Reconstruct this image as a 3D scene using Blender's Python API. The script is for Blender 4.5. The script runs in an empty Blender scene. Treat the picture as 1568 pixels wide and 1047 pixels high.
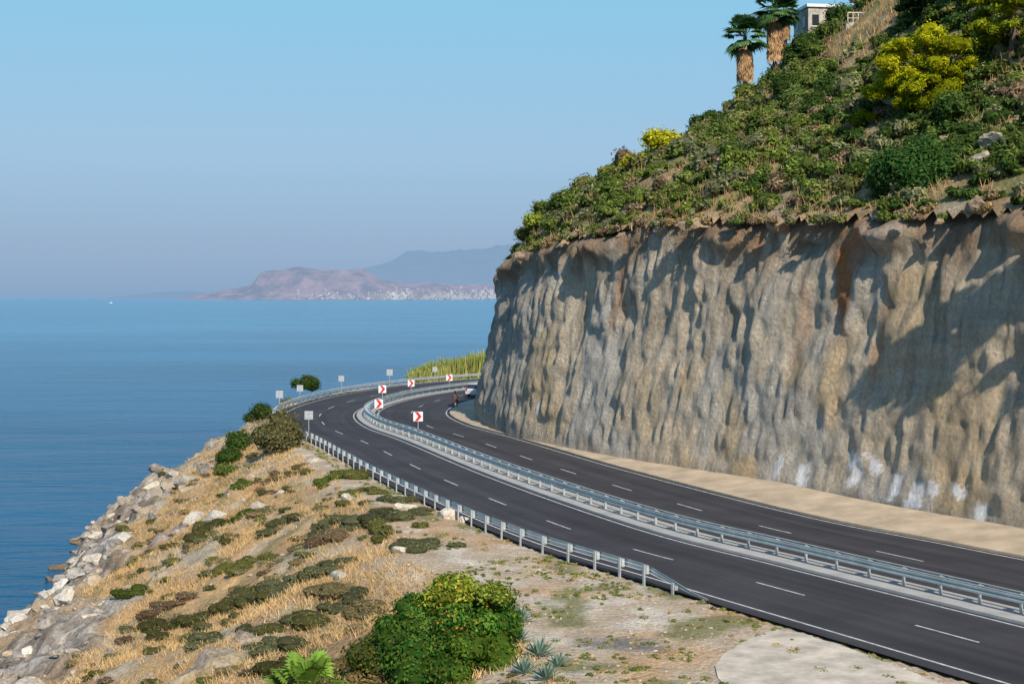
import bpy, bmesh, math, numpy as np
from mathutils import Vector, Matrix
R=np.random.default_rng(7)
scene=bpy.context.scene
# ---------------------------------------------------------------- noise
def _h(ix,iy,seed):
    n=(ix.astype(np.int64)*374761393+iy.astype(np.int64)*668265263+seed*1442695041)&0x7fffffff
    n=((n^(n>>13))*1274126177)&0x7fffffff
    n=n^(n>>16)
    return (n&0xffff)/32767.5-1.0
def vn(x,y,seed=0):
    x=np.asarray(x,float);y=np.asarray(y,float)
    ix=np.floor(x);iy=np.floor(y);fx=x-ix;fy=y-iy
    fx=fx*fx*(3-2*fx);fy=fy*fy*(3-2*fy)
    ix=ix.astype(np.int64);iy=iy.astype(np.int64)
    a=_h(ix,iy,seed);b=_h(ix+1,iy,seed);c=_h(ix,iy+1,seed);d=_h(ix+1,iy+1,seed)
    return (a*(1-fx)+b*fx)*(1-fy)+(c*(1-fx)+d*fx)*fy
def fbm(x,y,o=4,seed=0):
    s=0;a=1;t=0
    for i in range(o):
        s=s+a*vn(x*2**i+17.3*i,y*2**i-9.1*i,seed+i);t+=a;a*=.5
    return s/t
def sstep(a,b,x):
    t=np.clip((x-a)/(b-a),0,1);return t*t*(3-2*t)
# ---------------------------------------------------------------- curves
def smooth(pts,step=1.0):
    P=np.array(pts,float);P=np.vstack([2*P[0]-P[1],P,2*P[-1]-P[-2]])
    out=[]
    for i in range(1,len(P)-2):
        p0,p1,p2,p3=P[i-1:i+3]
        for t in np.linspace(0,1,24,endpoint=False):
            out.append(.5*((2*p1)+(-p0+p2)*t+(2*p0-5*p1+4*p2-p3)*t*t+(-p0+3*p1-3*p2+p3)*t**3))
    out.append(P[-2]);out=np.array(out)
    d=np.r_[0,np.cumsum(np.linalg.norm(np.diff(out,axis=0),axis=1))]
    s=np.arange(0,d[-1],step)
    return np.c_[np.interp(s,d,out[:,0]),np.interp(s,d,out[:,1])]
def left_normals(C):
    t=np.gradient(C,axis=0);t/=np.linalg.norm(t,axis=1)[:,None]
    return np.c_[-t[:,1],t[:,0]]
def sd(x,y,C):
    """signed distance, + on the left of polyline C"""
    x=np.asarray(x,float).ravel();y=np.asarray(y,float).ravel()
    best=np.full(x.shape,1e18);sg=np.ones(x.shape)
    for i in range(len(C)-1):
        ax,ay=C[i];bx,by=C[i+1];dx,dy=bx-ax,by-ay
        L=dx*dx+dy*dy
        t=np.clip(((x-ax)*dx+(y-ay)*dy)/L,0,1)
        ex=x-ax-t*dx;ey=y-ay-t*dy;q=ex*ex+ey*ey
        m=q<best
        best=np.where(m,q,best)
        cr=dx*(y-ay)-dy*(x-ax)
        sg=np.where(m,np.where(cr>=0,1.,-1.),sg)
    return np.sqrt(best)*sg
MED=smooth([(50,2),(39,19),(29.5,35),(24.2,44.5),(19.2,53.3),(13,64.2),(7.4,74.7),(-.6,96),(-7.85,118.8),(-12.4,132),(-14.9,146),(-14.2,160),(-10.7,175),(-3.5,191),(6,204),(20,218),(42,236),(80,258)],1.0)
MN=left_normals(MED)
def wL(y): return np.interp(y,[44,118,146,160,176,192],[8.4,8.4,9.0,9.4,10.4,11.5])
def wR(y): return np.interp(y,[50,75,125,150],[10.0,9.5,8.5,8.5])
LEFT=MED+MN*wL(MED[:,1])[:,None]
SHORE=smooth([(-24,-30),(-28,20),(-32.5,60),(-35.5,90),(-35,103),(-36,114),(-38,124),(-37.5,135),(-34.5,150),(-33,172),(-28,198),(-16,220),(5,240),(45,262),(140,300)],4.0)
CB=smooth([(56,12),(46.5,28),(36.3,48),(25.3,70.5),(16.5,88.0),(9.7,100.5),(4.1,112.2),(-.7,124.5),(-3.4,137),(-2.8,148),(1.2,161),(8,173),(20,190),(36,208),(60,225),(90,238)],.26)
CN=-left_normals(CB)   # inland
TOP=(CB+CN*3.3)[::9]
def ztop(y): return np.interp(y,[40,70,90,105,118,127,140,160],[16.0,16.5,17.1,17.7,17.2,16.2,14.8,14.2])
LEFTc=LEFT[::3]
def ground_info(x,y):
    x=np.asarray(x,float).ravel();y=np.asarray(y,float).ravel()
    dl=sd(x,y,LEFTc);ds=-sd(x,y,SHORE)
    flat=np.interp(y,[44,59,80,115,150],[11,7.6,3.6,2.0,1.6])+.8*vn(x/5,y/5,4)
    a=np.maximum(dl-flat,0)
    t=np.clip(ds/(np.maximum(ds,0)+a+1e-3),0,1)
    e=np.interp(y,[60,95,112,125,145,170],[.9,.76,.52,.55,.6,.8])
    z=-12.4*(1-t**e)
    z=np.where(ds<0,-12.4+ds*.7,z)
    am=sstep(0,4,a)
    tw=np.interp(y,[60,95,112,150],[.36,.40,.42,.36])
    rock=sstep(tw+.12,tw-.12,t+.34*fbm(x/6,y/6,3,11))
    out=sstep(.26,.42,fbm(x/4,y/4.5,3,12))*sstep(.95,.6,t)
    rock=np.clip(np.maximum(rock,out*.9),0,1)*am
    z=z+am*(.8*fbm(x/7,y/7,4,1)+.28*fbm(x/1.6,y/1.6,3,2))
    rid=1-np.abs(fbm((x+.5*y)/3.0+z*.3,(y-.5*x)/5.0,4,21))*2.6
    big=1-np.abs(fbm(x/8,y/8,2,27))*2.2
    z=z+rock*(rid*.9-.25)+rock*.45*fbm(x/.9,y/1.1,3,31)+rock*sstep(102,114,y)*(big*1.5-.4)
    z=z+np.where(dl>0.4,.035*fbm(x/.8,y/.8,3,5),0)*(1-am)
    z=np.where(dl<.6,np.minimum(z,-.06),z)
    z=np.where(dl<.2,-.15,z)
    return z,dl,ds,a,t,rock
def gz(x,y): return ground_info([x],[y])[0][0]
def hill_z(x,y):
    x=np.asarray(x,float).ravel();y=np.asarray(y,float).ravel()
    d=-sd(x,y,TOP)
    dd=np.clip(d,0,70)
    r=.5*dd+.0062*dd**2+np.interp(y,[85,115,128,136],[.2,1.3,2.2,3.2])*sstep(0,np.interp(y,[120,136],[6.,3.5]),dd)-1.9*sstep(9,20,dd)*sstep(100,118,y)
    z=ztop(y)+r+np.clip(dd,0,3)/3*(.9*fbm(x/7,y/7,4,41)+.25*fbm(x/1.8,y/1.8,3,42))
    z=np.where(d<0,ztop(y)-.15+d*1.2,z)
    return z,d
# ---------------------------------------------------------------- mesh helpers
def mk(name,V,F,mats,smooth_=False,col=None,uv=None,mi=None,parent=None):
    V=np.asarray(V,np.float32);F=np.asarray(F,np.int32);m,k=F.shape
    me=bpy.data.meshes.new(name);me.vertices.add(len(V));me.vertices.foreach_set('co',V.ravel())
    me.loops.add(m*k);me.loops.foreach_set('vertex_index',F.ravel())
    me.polygons.add(m);me.polygons.foreach_set('loop_start',np.arange(0,m*k,k,dtype=np.int32))
    if mi is not None: me.polygons.foreach_set('material_index',np.asarray(mi,np.int32))
    me.polygons.foreach_set('use_smooth',np.full(m,smooth_))
    if uv is not None:
        l=me.uv_layers.new(name='UVMap');l.data.foreach_set('uv',np.asarray(uv,np.float32)[F.ravel()].ravel())
    me.update(calc_edges=True)
    if col is not None:
        c=np.ones((len(V),4),np.float32);c[:,:3]=np.clip(col,0,1)
        at=me.attributes.new('Col','FLOAT_COLOR','POINT');at.data.foreach_set('color',c.ravel())
    for q in (mats if isinstance(mats,(list,tuple)) else [mats]): me.materials.append(q)
    o=bpy.data.objects.new(name,me);scene.collection.objects.link(o)
    if parent: o.parent=parent
    return o
def grid_faces(nr,nc,mask=None):
    i=np.arange(nr-1)[:,None]*nc+np.arange(nc-1)[None,:]
    F=np.stack([i,i+1,i+nc+1,i+nc],-1).reshape(-1,4)
    return F
class MB:
    def __init__(s): s.v=[];s.f=[];s.m=[]
    def add(s,vs,fs,mi=0):
        b=len(s.v);s.v+= [tuple(q) for q in vs];s.f+=[tuple(b+i for i in f) for f in fs];s.m+=[mi]*len(fs)
    def box(s,c,sz,mi=0,rz=0,M=None):
        x,y,z=[q/2 for q in sz]
        vs=[Vector((a*x,b*y,d*z)) for d in(-1,1) for b in(-1,1) for a in(-1,1)]
        if M is None: M=Matrix.Rotation(rz,3,'Z')
        vs=[M@q+Vector(c) for q in vs]
        s.add(vs,[(0,2,3,1),(4,5,7,6),(0,1,5,4),(2,6,7,3),(0,4,6,2),(1,3,7,5)],mi)
    def tube(s,p0,p1,r0,r1,n=8,mi=0):
        p0=Vector(p0);p1=Vector(p1);d=(p1-p0).normalized()
        u=d.orthogonal().normalized();w=d.cross(u)
        vs=[]
        for p,r in((p0,r0),(p1,r1)):
            for i in range(n):
                a=2*math.pi*i/n;vs.append(p+(u*math.cos(a)+w*math.sin(a))*r)
        s.add(vs,[(i,(i+1)%n,n+(i+1)%n,n+i) for i in range(n)]+[tuple(range(n-1,-1,-1)),tuple(range(n,2*n))],mi)
    def prism(s,poly,y0,y1,mi=0,inset=0):
        n=len(poly);vs=[(p[0],y0,p[1]) for p in poly]+[(p[0],y1,p[1]) for p in poly]
        s.add(vs,[tuple(range(n)),tuple(range(2*n-1,n-1,-1))]+[(i,n+i,n+(i+1)%n,(i+1)%n) for i in range(n)],mi)
    def torus(s,c,Rr,r,ax='y',n=18,k=8,mi=0):
        vs=[]
        for i in range(n):
            a=2*math.pi*i/n
            for j in range(k):
                b=2*math.pi*j/k;q=Rr+r*math.cos(b)
                p=(q*math.cos(a),r*math.sin(b),q*math.sin(a)) if ax=='y' else (r*math.sin(b),q*math.cos(a),q*math.sin(a))
                vs.append((c[0]+p[0],c[1]+p[1],c[2]+p[2]))
        s.add(vs,[(i*k+j,((i+1)%n)*k+j,((i+1)%n)*k+(j+1)%k,i*k+(j+1)%k) for i in range(n) for j in range(k)],mi)
    def obj(s,name,mats,loc=(0,0,0),rz=0,parent=None,smooth_=False):
        me=bpy.data.meshes.new(name);me.from_pydata([tuple(q) for q in s.v],[],s.f)
        me.polygons.foreach_set('material_index',s.m)
        me.polygons.foreach_set('use_smooth',[smooth_]*len(s.f))
        for q in mats: me.materials.append(q)
        me.update();o=bpy.data.objects.new(name,me);scene.collection.objects.link(o)
        o.location=loc;o.rotation_euler=(0,0,rz)
        if parent: o.parent=parent
        return o
def empty(name,loc=(0,0,0),rz=0):
    o=bpy.data.objects.new(name,None);scene.collection.objects.link(o);o.location=loc;o.rotation_euler=(0,0,rz);return o
# ---------------------------------------------------------------- materials
def newmat(name):
    m=bpy.data.materials.new(name);m.use_nodes=True;nt=m.node_tree
    return m,nt,nt.nodes['Principled BSDF']
def nd(nt,t,**k):
    n=nt.nodes.new(t)
    for a,b in k.items(): setattr(n,a,b)
    return n
def noise(nt,scale,detail=5,vec=None,rough=.6):
    n=nd(nt,'ShaderNodeTexNoise');n.inputs['Scale'].default_value=scale;n.inputs['Detail'].default_value=detail;n.inputs['Roughness'].default_value=rough
    if vec is not None: nt.links.new(vec,n.inputs['Vector'])
    return n
def maprange(nt,src,a,b,c,d):
    r=nd(nt,'ShaderNodeMapRange');nt.links.new(src,r.inputs[0])
    for i,v in zip((1,2,3,4),(a,b,c,d)): r.inputs[i].default_value=v
    return r.outputs[0]
def math2(nt,op,a,b):
    r=nd(nt,'ShaderNodeMath',operation=op)
    for i,v in enumerate((a,b)):
        if isinstance(v,(int,float)): r.inputs[i].default_value=v
        else: nt.links.new(v,r.inputs[i])
    return r.outputs[0]
def scalecol(nt,col,fac):
    r=nd(nt,'ShaderNodeVectorMath',operation='SCALE')
    if hasattr(col,'links'): nt.links.new(col,r.inputs[0])
    else: r.inputs[0].default_value=col[:3]
    nt.links.new(fac,r.inputs['Scale']);return r.outputs[0]
def solid(name,c,rough=.6,metal=0,var=.12,scale=4,bump=0,bscale=20,bdist=.02):
    m,nt,b=newmat(name);tc=nd(nt,'ShaderNodeTexCoord').outputs['Object']
    n=noise(nt,scale,5,tc)
    nt.links.new(scalecol(nt,c,maprange(nt,n.outputs[0],.3,.7,1-var,1+var)),b.inputs['Base Color'])
    b.inputs['Roughness'].default_value=rough;b.inputs['Metallic'].default_value=metal
    if bump:
        n2=noise(nt,bscale,4,tc);bp=nd(nt,'ShaderNodeBump');bp.inputs['Strength'].default_value=bump;bp.inputs['Distance'].default_value=bdist
        nt.links.new(n2.outputs[0],bp.inputs['Height']);nt.links.new(bp.outputs[0],b.inputs['Normal'])
    return m
def vcmat(name,rough=.95,scales=(1.2,9),vars_=(.15,.25),bump=.6,bscale=5,bdist=.15,spec=.2):
    m,nt,b=newmat(name);tc=nd(nt,'ShaderNodeTexCoord').outputs['Object']
    at=nd(nt,'ShaderNodeAttribute',attribute_name='Col')
    c=at.outputs['Color']
    for s,v in zip(scales,vars_):
        n=noise(nt,s,4,tc);c=scalecol(nt,c,maprange(nt,n.outputs[0],.3,.7,1-v,1+v))
    nt.links.new(c,b.inputs['Base Color']);b.inputs['Roughness'].default_value=rough
    b.inputs['Specular IOR Level'].default_value=spec
    if bump:
        n2=noise(nt,bscale,5,tc,.65);bp=nd(nt,'ShaderNodeBump');bp.inputs['Strength'].default_value=bump;bp.inputs['Distance'].default_value=bdist
        nt.links.new(n2.outputs[0],bp.inputs['Height']);nt.links.new(bp.outputs[0],b.inputs['Normal'])
    return m
def leafmat(name,trans=0):
    m=bpy.data.materials.new(name);m.use_nodes=True;nt=m.node_tree;nt.nodes.remove(nt.nodes['Principled BSDF'])
    at=nd(nt,'ShaderNodeAttribute',attribute_name='Col');d=nd(nt,'ShaderNodeBsdfDiffuse');nt.links.new(at.outputs['Color'],d.inputs[0])
    out=nt.nodes['Material Output']
    if trans:
        t=nd(nt,'ShaderNodeBsdfTranslucent');nt.links.new(at.outputs['Color'],t.inputs[0])
        mx=nd(nt,'ShaderNodeMixShader');mx.inputs[0].default_value=trans
        nt.links.new(d.outputs[0],mx.inputs[1]);nt.links.new(t.outputs[0],mx.inputs[2]);nt.links.new(mx.outputs[0],out.inputs[0])
    else: nt.links.new(d.outputs[0],out.inputs[0])
    return m
M_leaf=leafmat('leaf',.25)
M_grass=leafmat('dry_grass')
M_ground=vcmat('ground_soil',.95,(.7,6),(.2,.35),.9,4,.16)
M_rock=vcmat('rock',.9,(.8,7),(.2,.3),.9,3,.25)
M_metal=solid('galvanised_steel',(.52,.56,.57),.45,.4,.15,1.5)
M_metal2=solid('weathered_steel',(.42,.48,.48),.5,.3,.2,1.5)
M_white=solid('road_paint',(.50,.50,.48),.7,0,.35,3)
M_signback=solid('sign_back_aluminium',(.5,.52,.54),.5,.3,.05)
M_signwhite=solid('sign_white',(.8,.8,.8),.4,0,.03)
M_red=solid('sign_red',(.6,.02,.02),.4,0,.05)
M_dark=solid('dark_rubber',(.02,.02,.022),.6)
M_bark=solid('bark',(.14,.10,.065),.9,0,.3,3,.8,8,.05)
M_conc=solid('concrete_median',(.40,.39,.37),.9,0,.15,.8,.3,12)
def cliffmat():
    m,nt,b=newmat('shotcrete_cliff');tc=nd(nt,'ShaderNodeTexCoord')
    uv=tc.outputs['UV'];ob=tc.outputs['Object']
    at=nd(nt,'ShaderNodeAttribute',attribute_name='Col');c=at.outputs['Color']
    mp=nd(nt,'ShaderNodeMapping');mp.inputs['Scale'].default_value=(1.5,.22,1);nt.links.new(uv,mp.inputs[0])
    n=noise(nt,1.0,6,mp.outputs[0],.65);c=scalecol(nt,c,maprange(nt,n.outputs[0],.3,.7,.8,1.18))
    n=noise(nt,4,7,ob,.75);c=scalecol(nt,c,maprange(nt,n.outputs[0],.3,.7,.72,1.26))
    mp3=nd(nt,'ShaderNodeMapping');mp3.inputs['Scale'].default_value=(.12,1.5,1);nt.links.new(uv,mp3.inputs[0])
    n=noise(nt,1.0,4,mp3.outputs[0],.6);c=scalecol(nt,c,maprange(nt,n.outputs[0],.3,.7,.88,1.12))
    nt.links.new(c,b.inputs['Base Color']);b.inputs['Roughness'].default_value=.95;b.inputs['Specular IOR Level'].default_value=.1
    mp2=nd(nt,'ShaderNodeMapping');mp2.inputs['Scale'].default_value=(2.8,1.2,1);nt.links.new(uv,mp2.inputs[0])
    a=noise(nt,1.3,8,mp2.outputs[0],.82)
    v=nd(nt,'ShaderNodeTexVoronoi');v.inputs['Scale'].default_value=3.4;nt.links.new(ob,v.inputs['Vector'])
    s=math2(nt,'ADD',a.outputs[0],math2(nt,'MULTIPLY',v.outputs[0],.3))
    bp=nd(nt,'ShaderNodeBump');bp.inputs['Strength'].default_value=1.0;bp.inputs['Distance'].default_value=.38
    nt.links.new(s,bp.inputs['Height']);nt.links.new(bp.outputs[0],b.inputs['Normal'])
    return m
M_cliff=cliffmat()
def asphaltmat(name,c):
    m,nt,b=newmat(name);tc=nd(nt,'ShaderNodeTexCoord')
    mp=nd(nt,'ShaderNodeMapping');mp.inputs['Scale'].default_value=(.03,1.1,1);nt.links.new(tc.outputs['UV'],mp.inputs[0])
    n=noise(nt,1,4,mp.outputs[0]);k=scalecol(nt,c,maprange(nt,n.outputs[0],.3,.7,.70,1.34))
    n=noise(nt,.25,4,tc.outputs['Object']);k=scalecol(nt,k,maprange(nt,n.outputs[0],.35,.65,.86,1.14))
    n=noise(nt,25,3,tc.outputs['Object']);k=scalecol(nt,k,maprange(nt,n.outputs[0],.3,.7,.85,1.15))
    nt.links.new(k,b.inputs['Base Color']);b.inputs['Roughness'].default_value=.85;b.inputs['Specular IOR Level'].default_value=.25
    bp=nd(nt,'ShaderNodeBump');bp.inputs['Strength'].default_value=.25;bp.inputs['Distance'].default_value=.01
    nt.links.new(n.outputs[0],bp.inputs['Height']);nt.links.new(bp.outputs[0],b.inputs['Normal'])
    return m
M_asph=asphaltmat('asphalt',(.048,.045,.050))
def seamat():
    m,nt,b=newmat('sea_water');g=nd(nt,'ShaderNodeNewGeometry').outputs['Position']
    mp=nd(nt,'ShaderNodeMapping');mp.inputs['Scale'].default_value=(.35,1.0,1);nt.links.new(g,mp.inputs[0])
    big=noise(nt,.012,4,mp.outputs[0])
    sx=nd(nt,'ShaderNodeSeparateXYZ');nt.links.new(g,sx.inputs[0])
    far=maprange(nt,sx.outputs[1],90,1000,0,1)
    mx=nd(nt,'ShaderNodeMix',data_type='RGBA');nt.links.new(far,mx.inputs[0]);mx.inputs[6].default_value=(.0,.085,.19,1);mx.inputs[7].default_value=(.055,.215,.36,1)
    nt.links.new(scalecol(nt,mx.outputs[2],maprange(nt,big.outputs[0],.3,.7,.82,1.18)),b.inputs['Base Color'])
    b.inputs['Roughness'].default_value=.18;b.inputs['IOR'].default_value=1.33;b.inputs['Specular IOR Level'].default_value=.36
    w1=noise(nt,.5,5,mp.outputs[0],.6);w2=noise(nt,.07,3,mp.outputs[0])
    s=math2(nt,'ADD',w1.outputs[0],math2(nt,'MULTIPLY',w2.outputs[0],2.5))
    bp=nd(nt,'ShaderNodeBump');bp.inputs['Strength'].default_value=1.0;bp.inputs['Distance'].default_value=1.2
    nt.links.new(s,bp.inputs['Height']);nt.links.new(bp.outputs[0],b.inputs['Normal'])
    return m
M_sea=seamat()
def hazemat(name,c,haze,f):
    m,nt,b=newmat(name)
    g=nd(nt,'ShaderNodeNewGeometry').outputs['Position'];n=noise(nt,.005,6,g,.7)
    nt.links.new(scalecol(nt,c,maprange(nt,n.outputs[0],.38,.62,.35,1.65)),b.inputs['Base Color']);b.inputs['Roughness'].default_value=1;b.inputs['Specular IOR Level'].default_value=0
    e=nd(nt,'ShaderNodeEmission');e.inputs[0].default_value=(*haze,1);e.inputs[1].default_value=1  # aerial haze painted on as a constant glow, blended into the surface
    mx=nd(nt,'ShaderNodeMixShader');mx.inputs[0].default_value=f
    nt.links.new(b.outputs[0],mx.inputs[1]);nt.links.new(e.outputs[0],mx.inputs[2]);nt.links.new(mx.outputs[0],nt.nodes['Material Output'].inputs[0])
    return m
# ---------------------------------------------------------------- sea
S=80000
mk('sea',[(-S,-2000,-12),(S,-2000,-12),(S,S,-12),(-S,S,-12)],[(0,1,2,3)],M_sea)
# ---------------------------------------------------------------- ground
xs=np.r_[np.arange(-62,22,.34),np.arange(22,130,3)];ys=np.r_[np.arange(-30,40,3),np.arange(40,162,.34),np.arange(162,300,1.2)]
X,Y=np.meshgrid(xs,ys);z,dl,ds,a,t,rock=ground_info(X,Y)
x=X.ravel();y=Y.ravel()
n1=fbm(x/5,y/5,4,51);n2=fbm(x/1.3,y/1.3,4,52);n3=fbm(x/11,y/11,3,53)
def mixc(c,d,f): return c*(1-f[:,None])+np.array(d)*f[:,None]
col=np.tile(np.array([.47,.31,.155]),(len(x),1))
col=mixc(col,(.44,.36,.26),sstep(-.05,.35,n1))
col=mixc(col,(.30,.18,.095),sstep(.1,.4,fbm(x/2.5,y/2.5,4,54))*.7)
col=mixc(col,(.17,.17,.07),sstep(.08,.4,n2+.4*n3)*.6)
am=sstep(0,3,a)
grav=mixc(np.tile(np.array([.48,.38,.27]),(len(x),1)),(.60,.53,.44),sstep(0,.4,n2))
grav=mixc(grav,(.50,.31,.16),sstep(.0,.35,n1)*.75)
grav=mixc(grav,(.16,.17,.06),sstep(.15,.4,fbm(x/2.2,y/2.2,3,61))*.75)
pud=sstep(.9,.5,np.hypot((x-4)/2.6,(y-49.3)/1.3)+.5*n2)
grav=mixc(grav,(.17,.165,.16),pud*.9)
col=grav*(1-am[:,None])+col*am[:,None]
rc=mixc(np.tile(np.array([.36,.32,.275]),(len(x),1)),(.56,.49,.40),sstep(-.1,.4,n2+.3*n1))
rc=mixc(rc,(.18,.15,.12),sstep(.05,.4,-n2-.3*n1))
rc=mixc(rc,(.44,.29,.15),sstep(.05,.35,n3+.3*n2)*.6)
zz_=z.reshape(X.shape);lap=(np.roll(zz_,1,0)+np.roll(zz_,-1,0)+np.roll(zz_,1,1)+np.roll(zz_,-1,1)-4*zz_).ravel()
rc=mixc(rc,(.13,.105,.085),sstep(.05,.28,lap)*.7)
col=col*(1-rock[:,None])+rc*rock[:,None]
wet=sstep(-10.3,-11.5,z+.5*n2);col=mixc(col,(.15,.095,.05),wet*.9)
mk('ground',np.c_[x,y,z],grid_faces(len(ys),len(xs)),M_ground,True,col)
# ---------------------------------------------------------------- road strips
def strip(name,o1,o2,z1,z2,mat,sel=None,n=2,parent=None,thick=0):
    C=MED;N=MN;s=np.arange(len(C))*1.0
    if sel is None: sel=np.ones(len(C),bool)
    C=C[sel];N=N[sel];s=s[sel];yy=C[:,1]
    a1=o1(yy) if callable(o1) else np.full(len(C),o1);a2=o2(yy) if callable(o2) else np.full(len(C),o2)
    V=[];U=[]
    fr=list(np.linspace(0,1,n))
    rows=[(f,z1*(1-f)+z2*f) for f in fr]
    if thick: rows=[(0,z1-thick)]+rows+[(1,z2-thick)]
    for f,zz in rows:
        o=a1*(1-f)+a2*f;P=C+N*o[:,None];V.append(np.c_[P,np.full(len(P),zz)]);U.append(np.c_[s,o])
    F=grid_faces(len(rows),len(C))
    return mk(name,np.vstack(V),F,mat,False,uv=np.vstack(U),parent=parent)
strip('asphalt_road',lambda y:wL(y)+.15,lambda y:-wR(y),0,0,M_asph,n=6)
strip('median_kerb',1.0,-.75,.11,.11,M_conc,thick=.11)
mk_=empty('road_markings')
for nm,o in(('edge_line_a',lambda y:wL(y)-.6),('edge_line_b',1.3),('edge_line_c',-1.1),('edge_line_d',lambda y:-wR(y)+.35)):
    f=o if callable(o) else (lambda y,o=o:np.full(len(y),float(o)))
    strip(nm,lambda y,f=f:f(y)+.06,lambda y,f=f:f(y)-.06,.006,.006,M_white,parent=mk_)
SS=np.arange(len(MED))*1.0
def at_s(s,off):
    c=np.array([np.interp(s,SS,MED[:,0]),np.interp(s,SS,MED[:,1])]);n=np.array([np.interp(s,SS,MN[:,0]),np.interp(s,SS,MN[:,1])])
    return c+n*off
V=[];F=[]
for s0 in np.arange(4,len(MED)-5,9.0):
    yv=np.interp(s0,SS,MED[:,1])
    for off in(wL(yv)*.5+.25,-wR(yv)*.5-.3):
        ss=s0+(3 if off<0 else 0)
        for k in range(3):
            b=len(V)
            for q,w in((ss+k,.055),(ss+k+1,.055),(ss+k+1,-.055),(ss+k,-.055)):
                p=at_s(q,off+w);V.append((p[0],p[1],.007))
            F.append((b,b+1,b+2,b+3))
mk('lane_dashes',V,F,M_white,parent=mk_)
M_apron=solid('concrete_apron',(.48,.375,.26),.95,0,.25,.6,.6,5,.04)
sel=(MED[:,1]<178)
strip('concrete_gutter',lambda y:-wR(y)-.0,lambda y:-wR(y)-.25,.12,.14,M_apron,sel,parent=None,thick=.12)
strip('roadside_apron',lambda y:-wR(y)-.25,lambda y:-wR(y)-4.2,.14,.55,M_apron,sel,n=4)
pad=[(6.6,46.2),(7.3,48.2),(8.6,50.0),(9.7,51.3),(10.6,50.3),(11.6,48.2),(13.0,44.6),(17.3,37),(11,34),(7,40)]
pp=[]
for i in range(len(pad)):
    p,q=np.array(pad[i]),np.array(pad[(i+1)%len(pad)])
    for k in range(5): pp.append(tuple(p+(q-p)*k/5+R.normal(0,.12,2)))
m=MB();n=len(pp);m.add([(p[0],p[1],.05) for p in pp]+[(p[0],p[1],-.05) for p in pp],[tuple(range(n))[::-1]]+[(i,(i+1)%n,n+(i+1)%n,n+i) for i in range(n)])
m.obj('concrete_pad',[solid('pad_concrete',(.54,.47,.38),.9,0,.35,.9,.6,5,.05)])
# ---------------------------------------------------------------- cliff
B=CB;N_=CN;ns=len(B);nr=92
sarr=np.arange(ns)*.26
zt=ztop(B[:,1])+.7*fbm(sarr/3.5,sarr*0,3,71)+.25
h=np.linspace(0,1,nr)**.95
Sg,Hg=np.meshgrid(sarr,h);Z=-.3+Hg*(zt[None,:]+.3)
wz=Z+.7*fbm(Sg/2.5,Z*0,2,70)
band=np.floor(wz/1.9);fz=wz/1.9-band
claw=vn(Sg/.5+band*13.7,Z/2.4,79)*np.sin(np.pi*fz)**.5
topf=sstep(5,13,Z)
disp=.8*fbm(Sg/15,Z/12,2,72)+(.36+.5*topf)*fbm(Sg/4.6+Z*.05,Z/5,3,73)+(.15+.13*topf)*fbm(Sg/1.2,Z/3.2,3,74)+.12*fbm(Sg/.65,Z/.9,2,75)+.2*claw
gro=-np.maximum(0,fbm(Sg/2.6,Z/10,2,76)-.25)*.6
disp=(disp+gro)*sstep(-.5,2.2,Z)+ .9*np.exp(-((Hg-.92)/.05)**2)*(.6+1.3*fbm(Sg/3,Hg*0,2,77))
disp=np.where(Hg>.88,np.maximum(disp,-.55),disp)
off=.195*Z+.9*sstep(.93,1,Hg)**2-disp
PX=B[None,:,0]+N_[None,:,0]*off;PY=B[None,:,1]+N_[None,:,1]*off
Zf=Z+.15*fbm(Sg/.9,Z/.9,2,78)
yb=np.broadcast_to(B[None,:,1],Z.shape).ravel();s_=Sg.ravel();z_=Z.ravel()
c=np.tile(np.array([.64,.535,.40]),(len(z_),1))
q=fbm(s_/6,z_/6,4,81);c=mixc(c,(.64,.49,.31),sstep(-.02,.4,q))
c=mixc(c,(.58,.53,.45),sstep(.05,.4,fbm(s_/5,z_/7,4,82)))
c=mixc(c,(.40,.375,.33),sstep(114,131,yb)*.85)  # shaded side of the nose darkened in the wall colour
st=sstep(.14,.44,fbm(s_/.8,z_/5,4,83)+.3*(z_/17-.5));c=mixc(c,(.26,.23,.19),st*.6)
c=mixc(c,(.31,.20,.12),sstep(.80,.96,Hg.ravel()+.16*fbm(s_/1.6,z_/2,4,84))*.8)
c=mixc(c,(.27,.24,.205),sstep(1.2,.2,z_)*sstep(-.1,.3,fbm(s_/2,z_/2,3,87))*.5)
for (y0,z0,ry,rz_,k) in((85.5,13,1.0,3.2,.9),(84.5,15,2.2,1.6,.6),(108,12.5,1.3,2.8,.5),(82,11,.9,4,.4),(93,14.5,1.3,1.6,.4),(88.5,10,.7,3,.3)):
    r=np.hypot((yb-y0)/ry,(z_-z0)/rz_)+1.0*fbm(s_/.6,z_/2.0,4,85);c=mixc(c,(.50,.20,.07),sstep(1.1,.2,r)*k)
for (y0,z0,ry,rz_) in((88.4,1.3,.42,.8),(86.4,1.1,.42,.75),(82.3,1.8,.5,1.0),(80.8,2.3,.55,.45),(79.0,1.5,.4,.6),(77.6,1.2,.5,.7),(76.4,1.5,.4,.45),(75.0,1.8,.5,.35),(73.2,.9,.4,.45),(118,2.6,.25,.6)):
    r=np.maximum(np.abs(yb-y0)/ry,np.abs(z_-z0)/rz_)+.8*fbm(s_/.5,z_/.6,3,86);c=mixc(c,(1,1,1),sstep(.98,.85,r)*.95)
mk('rock_cliff',np.c_[PX.ravel(),PY.ravel(),Zf.ravel()],grid_faces(nr,ns)[:,::-1],M_cliff,True,c,uv=np.c_[s_,z_])
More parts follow.
